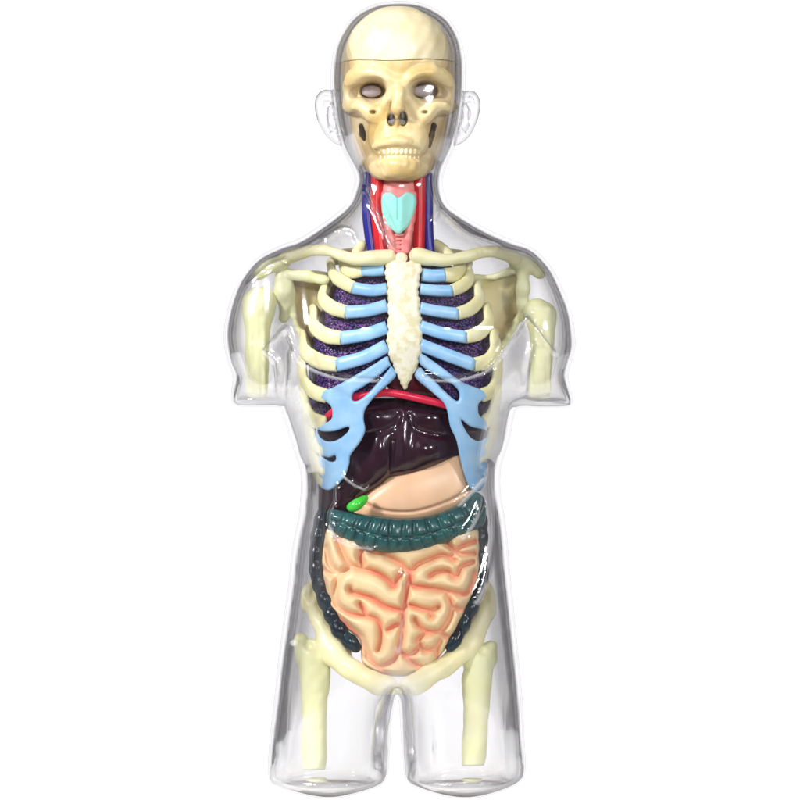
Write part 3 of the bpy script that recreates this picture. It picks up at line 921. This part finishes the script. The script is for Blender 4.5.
def haustra():
    L = np.concatenate([[0], np.cumsum(np.linalg.norm(np.diff(taenia, axis=0), axis=1))])
    out = []
    for row in (-1, 1):
        t = 9 if row < 0 else 5
        while t < L[-1] - 4:
            p = np.array([np.interp(t, L, taenia[:, i]) for i in (0, 1)])
            q = np.array([np.interp(t + 1, L, taenia[:, i]) for i in (0, 1)]) - p
            nn = np.array([-q[1], q[0]]) * row / np.linalg.norm(q)
            lean = q / np.linalg.norm(q) * rng.uniform(-1.5, 1.5)
            out.append([p + nn * 3, p + nn * 12 + lean, p + nn * 23 + lean])
            t += rng.uniform(11, 15.5) if row < 0 else rng.uniform(9, 13)
    return out
haus = haustra()
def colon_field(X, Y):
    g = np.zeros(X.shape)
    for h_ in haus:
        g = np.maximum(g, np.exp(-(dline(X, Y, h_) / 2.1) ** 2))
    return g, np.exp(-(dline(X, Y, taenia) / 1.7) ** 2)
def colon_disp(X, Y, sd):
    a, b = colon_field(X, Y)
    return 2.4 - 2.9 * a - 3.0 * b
def colon_paint(X, Y, sd):  # darkens grooves and taenia line, groove shade put into the colour
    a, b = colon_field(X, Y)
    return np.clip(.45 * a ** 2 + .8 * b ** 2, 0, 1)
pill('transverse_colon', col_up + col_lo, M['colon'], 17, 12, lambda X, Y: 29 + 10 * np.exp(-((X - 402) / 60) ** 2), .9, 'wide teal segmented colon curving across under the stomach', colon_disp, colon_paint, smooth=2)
colon('ascending_colon', [(323, 513, 22), (320, 527, 22), (317, 545, 22), (316, 565, 22), (320, 587, 22), (329, 610, 22), (341, 632, 23), (356, 647, 24)], 7.0, 9, M['darkcolon'], 2, 'nearly black colon tube on the side below the liver')
colon('descending_colon', [(479, 512, 20), (482, 530, 20), (481, 552, 20), (482, 575, 20), (476, 598, 21), (467, 617, 22), (458, 635, 23), (450, 647, 24)], 6.2, 8, M['darkcolon'], 2, 'dark teal beaded colon tube on the side away from the gallbladder')

# ------------------------------------------------------------------ small intestine
G = [
    [(150, 150), (175, 220), (210, 265), (300, 290), (350, 320), (376, 350), (385, 320), (410, 290)],
    [(210, 265), (160, 300), (140, 360), (150, 420), (200, 455), (290, 470), (320, 500), (322, 560), (312, 600)],
    [(200, 358), (215, 372), (290, 395), (340, 425), (400, 440), (425, 425)],
    [(330, 215), (400, 255), (440, 285), (470, 260), (520, 238), (570, 222), (620, 245)],
    [(440, 285), (448, 340), (500, 350), (560, 360), (610, 370), (660, 375), (690, 335), (700, 290)],
    [(520, 305), (545, 290), (590, 288), (622, 312), (642, 270), (690, 248)],
    [(440, 420), (480, 435), (520, 442), (552, 430)], [(520, 442), (524, 465)],
    [(590, 372), (606, 430), (592, 480), (560, 522), (512, 527), (480, 508), (458, 480)],
    [(560, 522), (575, 542), (605, 552)], [(468, 562), (490, 540), (520, 527)],
    [(412, 440), (408, 520), (395, 595), (372, 640), (330, 662)],
    [(398, 600), (440, 640), (490, 672)], [(88, 300), (108, 370), (148, 425)], [(478, 575), (500, 602), (545, 590)],
    [(130, 440), (190, 500), (245, 548)], [(560, 60), (585, 170), (640, 215), (700, 215)], [(440, 285), (430, 350), (415, 430)],
    [(245, 548), (262, 600), (300, 655)], [(250, 265), (240, 225), (255, 190)], [(600, 225), (640, 190), (700, 165)], [(240, 415), (262, 455)], [(350, 520), (385, 500), (408, 500)], [(610, 430), (650, 440), (668, 430)],
    [(480, 580), (455, 610), (420, 625)], [(145, 300), (110, 290), (90, 270)], [(100, 190), (120, 260), (150, 290)], [(260, 190), (300, 215), (330, 215)],
    [(560, 560), (545, 590), (550, 625)], [(250, 620), (300, 655), (350, 700)],
]
G = [spline([(300 + x / 4, 500 + y / 4) for x, y in g], 7) for g in G]
def gut_dist(X, Y):
    d = np.full(X.shape, 1e9)
    for g in G:
        d = np.minimum(d, dline(X, Y, g))
    return d
def gut_disp(X, Y, sd):
    d = gut_dist(X, Y)
    f = -8 * np.exp(-(d / 2.9) ** 2) - 5 * np.exp(-(d / 6.) ** 2)
    for _ in range(4):
        f = .5 * f + .125 * (np.roll(f, 1, 0) + np.roll(f, -1, 0) + np.roll(f, 1, 1) + np.roll(f, -1, 1))
    return f + 3
pill('small_intestine', [(328, 525), (322, 545), (321, 566), (323, 584), (330, 607), (345, 627), (359, 639), (361, 652), (363, 663), (378, 672.5), (398, 676.5), (415, 673), (435, 661), (447, 646), (460, 622), (470, 600), (479, 577), (480, 555), (478, 526), (450, 520), (400, 524), (350, 520)],
     M['gut'], 30, 20, lambda X, Y: 14 + 0 * X, 1., 'cream small intestine coils with reddish folds', gut_disp,
     lambda X, Y, sd: np.exp(-(gut_dist(X, Y) / 1.9) ** 2) * .68 + .27 * np.exp(-(gut_dist(X, Y) / 4.6) ** 2), smooth=2, flat=1.15)

# ------------------------------------------------------------------ shoulder bones
def shoulder(side):
    if side < 0:
        cl = [(389, 258, 36, 7.5), (372, 259.5, 37, 7.0), (352, 260, 35, 6.0), (335, 253.5, 30, 5.0), (317, 250.5, 22, 5.0), (298, 254, 12, 5.8), (284, 258, 4, 6.4)]
        hum = [(260, 301, -4, 14), (258, 306, -4, 15), (257.5, 330, -4, 11.6), (257, 360, -4, 11), (257, 391, -4, 11)]
        head = (264, 303, -4, 12)
    else:
        cl = [(417, 257, 36, 8.0), (432, 260, 37, 7.0), (450, 261, 35, 5.6), (468, 257, 30, 5.2), (490, 252, 20, 5.6), (506, 254.5, 10, 6.2), (516, 259, 2, 6.4)]
        hum = [(536, 310, -4, 12), (541, 318, -4, 13.5), (542.5, 345, -4, 11), (540, 370, -4, 10.6), (539, 394, -4, 11.2)]
        head = (548, 312, -4, 8)
    P = cl
    xs = [p[0] for p in P]
    v = Vol(min(xs) - 12, max(xs) + 12, 238, 274, -10, 50, 1.)
    v.caps(P, 2, n=4)
    v.rough(.5, 6.)
    V, Q = v.nets(2)
    link_mesh('clavicle', V, Q, M['bone'], root)
    # upper arm bone, sawn flat
    v = Vol(min(p[0] for p in hum) - 22, max(p[0] for p in hum) + 22, 282, 404, -26, 24, 1.)
    v.caps(hum, 4, n=3)
    v.caps([(head[0], head[1], head[2], head[3]), (head[0], head[1] + 8, head[2], head[3] * .8)], 5)
    for i in range(3):
        x = hum[2][0] - 6 + 6 * i
        v.caps([(x, 308, 7.5, 1.6), (x, 345, 5.6, 1.6), (x + 1, 392, 5.6, 1.2)], 4)
    yb = 396 if side < 0 else 399
    v.rough(.45, 5.)
    v.F = np.maximum(v.F, v.y[None, :, None] - yb)
    V, Q = v.nets(2)
    link_mesh('humerus', V, Q, M['limb'], root)
    # shoulder blade
    if side < 0:
        v = Vol(246, 352, 252, 374, -46, 14, 1.)
        outl = [(284, 264), (297, 274), (312, 276), (328, 274), (345, 280), (347, 310), (338, 345), (326, 366), (318, 362), (308, 343), (298, 322), (290, 308), (288, 290), (283, 274)]
    else:
        v = Vol(456, 556, 252, 374, -46, 14, 1.)
        outl = [(516, 264), (505, 271), (488, 275), (470, 277), (460, 284), (460, 312), (470, 345), (482, 364), (494, 358), (505, 340), (515, 324), (520, 312), (519, 290), (517, 274)]
    X, Y = v.grid()
    sd = sdpoly(X, Y, spline(outl, 4, True))
    base = -18 - .12 * np.abs(X - CX) * 0 - 9 * np.exp(np.minimum(sd + 0, 0) * -0.0) + 8 * np.exp(-(sd / 7) ** 2)
    v.plate(sd, base, 2.6, 2.2)
    Vb, Qb = v.nets(2)
    v.F[:] = 50.
    if side < 0:
        v.caps([(286, 262, -2, 5), (274, 264, -3, 5.5), (263, 269, -6, 5.5), (258, 274, -9, 4.2)], 4, n=3)      # acromion
        v.caps([(284, 278, -8, 9), (284, 292, -8, 10), (286, 302, -10, 8)], 5)                                      # socket
        v.caps([(290, 272, -6, 4), (306, 272, -14, 3), (330, 274, -22, 3)], 4)                                      # spine
        v.caps([(286, 308, -12, 6), (284, 316, -14, 5)], 4)
        v.caps([(291, 300, -8, 3), (296, 322, -12, 3), (307, 342, -16, 3.2), (320, 362, -22, 3)], 2, n=3)           # outer border
        v.caps([(290, 274, -2, 5), (310, 276, 4, 5.5), (325, 280, 8, 5)], 3)                                        # coracoid
    else:
        v.caps([(514, 261, -2, 6), (526, 262, -3, 6.5), (536, 268, -6, 5.5), (541, 273, -9, 4.4)], 4, n=3)
        v.caps([(523, 272, -6, 6), (524, 288, -6, 6.5), (523, 304, -8, 5.5), (522, 318, -12, 3)], 5)
        v.caps([(512, 270, -8, 4), (495, 275, -14, 3), (470, 277, -22, 3)], 4)
        v.caps([(521, 312, -10, 3), (508, 336, -14, 3), (494, 356, -20, 3)], 2, n=3)
    v.rough(.6, 5.)
    V, Q = v.nets(2)
    o = link_mesh('scapula', V, Q, M['limb'], root)
    link_mesh('blade', Vb, Qb, M['scapula'], o, 'hollow of the shoulder blade, its shade put into the dark olive colour')
shoulder(-1); shoulder(1)
# back ends of the first ribs, showing above the collar bones
for pts in ([(363, 244, 0, 5, 5), (358, 252, 4, 6.4, 5.5), (356, 262, 10, 6, 5)], [(436, 243, 0, 5, 5), (443, 250, 4, 6.4, 5.5), (450, 258, 10, 6, 5)]):
    sweep('neck_bone', pts, M['bone'], root)

# ------------------------------------------------------------------ hip and thigh bones
def hips(side):
    if side < 0:
        v = Vol(292, 404, 566, 704, -34, 48, 1.)
        outl = [(318, 574), (311, 579), (306, 592), (303.5, 604), (308, 612), (318, 616), (321, 628), (325, 642), (333, 657), (341, 671), (358, 684), (377, 693), (392, 691), (395, 684), (380, 675), (362, 664), (352, 655), (350, 640), (340, 620), (334, 600), (330, 580)]
        rid = [(312, 606, -2, 7), (322, 628, 2, 7.5), (333, 648, 8, 11), (346, 664, 16, 9.5), (363, 675.5, 24, 9), (380, 684, 30, 8.5), (391, 685.5, 32, 6.5)]
        extra = [[(311, 582, -6, 4), (305.5, 594, -4, 4.5), (307, 606, -3, 5)], [(326, 640, 6, 9), (330, 654, 8, 10)], [(386, 680, 34, 5), (393, 687, 34, 5.5)]]
    else:
        v = Vol(392, 504, 566, 704, -34, 48, 1.)
        outl = [(480, 574), (487, 578), (491, 590), (493.5, 604), (493, 616), (484, 619), (478, 626), (474, 640), (464, 652), (456, 668), (436, 683), (414, 694), (402, 692), (399, 684), (412, 677), (434, 667), (446, 654), (448, 644), (458, 630), (468, 610), (474, 590)]
        rid = [(486, 606, -2, 7), (478, 628, 2, 8), (467, 646, 8, 10), (451, 660.5, 16, 9), (433, 673, 24, 9), (416, 683, 30, 8.5), (405, 686.5, 32, 6.5)]
        extra = [[(486, 582, -6, 4), (491, 596, -4, 4.5), (491, 612, -3, 5)], [(474, 640, 6, 8), (468, 652, 8, 9)], [(411, 681, 34, 5), (403, 687, 34, 5.5)]]
    X, Y = v.grid()
    sd = sdpoly(X, Y, spline(outl, 4, True))
    base = np.interp(Y, [570, 620, 660, 690], [-8, -4, 10, 26]) + 0 * X
    v.plate(sd, base, 4.2, 3.6)
    v.caps(rid, 5, n=3)
    for e_ in extra:
        v.caps(e_, 4, n=2)
    v.rough(.9, 6.)
    V, Q = v.nets(2)
    link_mesh('hip_bone', V, Q, M['bone'], root)
    if side < 0:
        v = Vol(282, 346, 622, 776, -26, 28, 1.)
        v.caps([(313, 652, 0, 14), (314, 672, 0, 14), (314, 700, 0, 12.2), (314, 735, 0, 11.6), (314, 765, 0, 12)], 4, n=3)
        v.caps([(301, 640, 2, 7.5), (304, 655, 0, 9)], 3)
        v.caps([(316, 658, 2, 10), (330, 650, 6, 9)], 4)
        v.ell((309, 644, 12), (5, 6, 6), 3, True)
        v.caps([(322, 672, 2, 8), (324, 690, 0, 5)], 5)
        yb = 769
    else:
        v = Vol(448, 512, 622, 776, -26, 28, 1.)
        v.caps([(480, 656, 0, 14), (478, 676, 0, 13.8), (476.5, 705, 0, 12.4), (475, 735, 0, 11.6), (473, 762, 0, 11.6)], 4, n=3)
        v.caps([(491, 646, 0, 6.5), (489, 658, 0, 8.5)], 4)
        v.caps([(476, 660, 2, 11), (466, 656, 4, 8)], 5)
        v.caps([(469, 678, 2, 7), (470, 694, 0, 5)], 5)
        v.ell((484, 650, 14), (6, 4, 4), 3, True)
        yb = 765
    v.rough(.45, 5.)
    v.F = np.maximum(v.F, v.y[None, :, None] - yb)
    V, Q = v.nets(2)
    link_mesh('femur', V, Q, M['limb'], root)
hips(-1); hips(1)
ball('pubic_joint', (399, 687, 33), (3.4, 5.5, 5), M['sternum'], root)
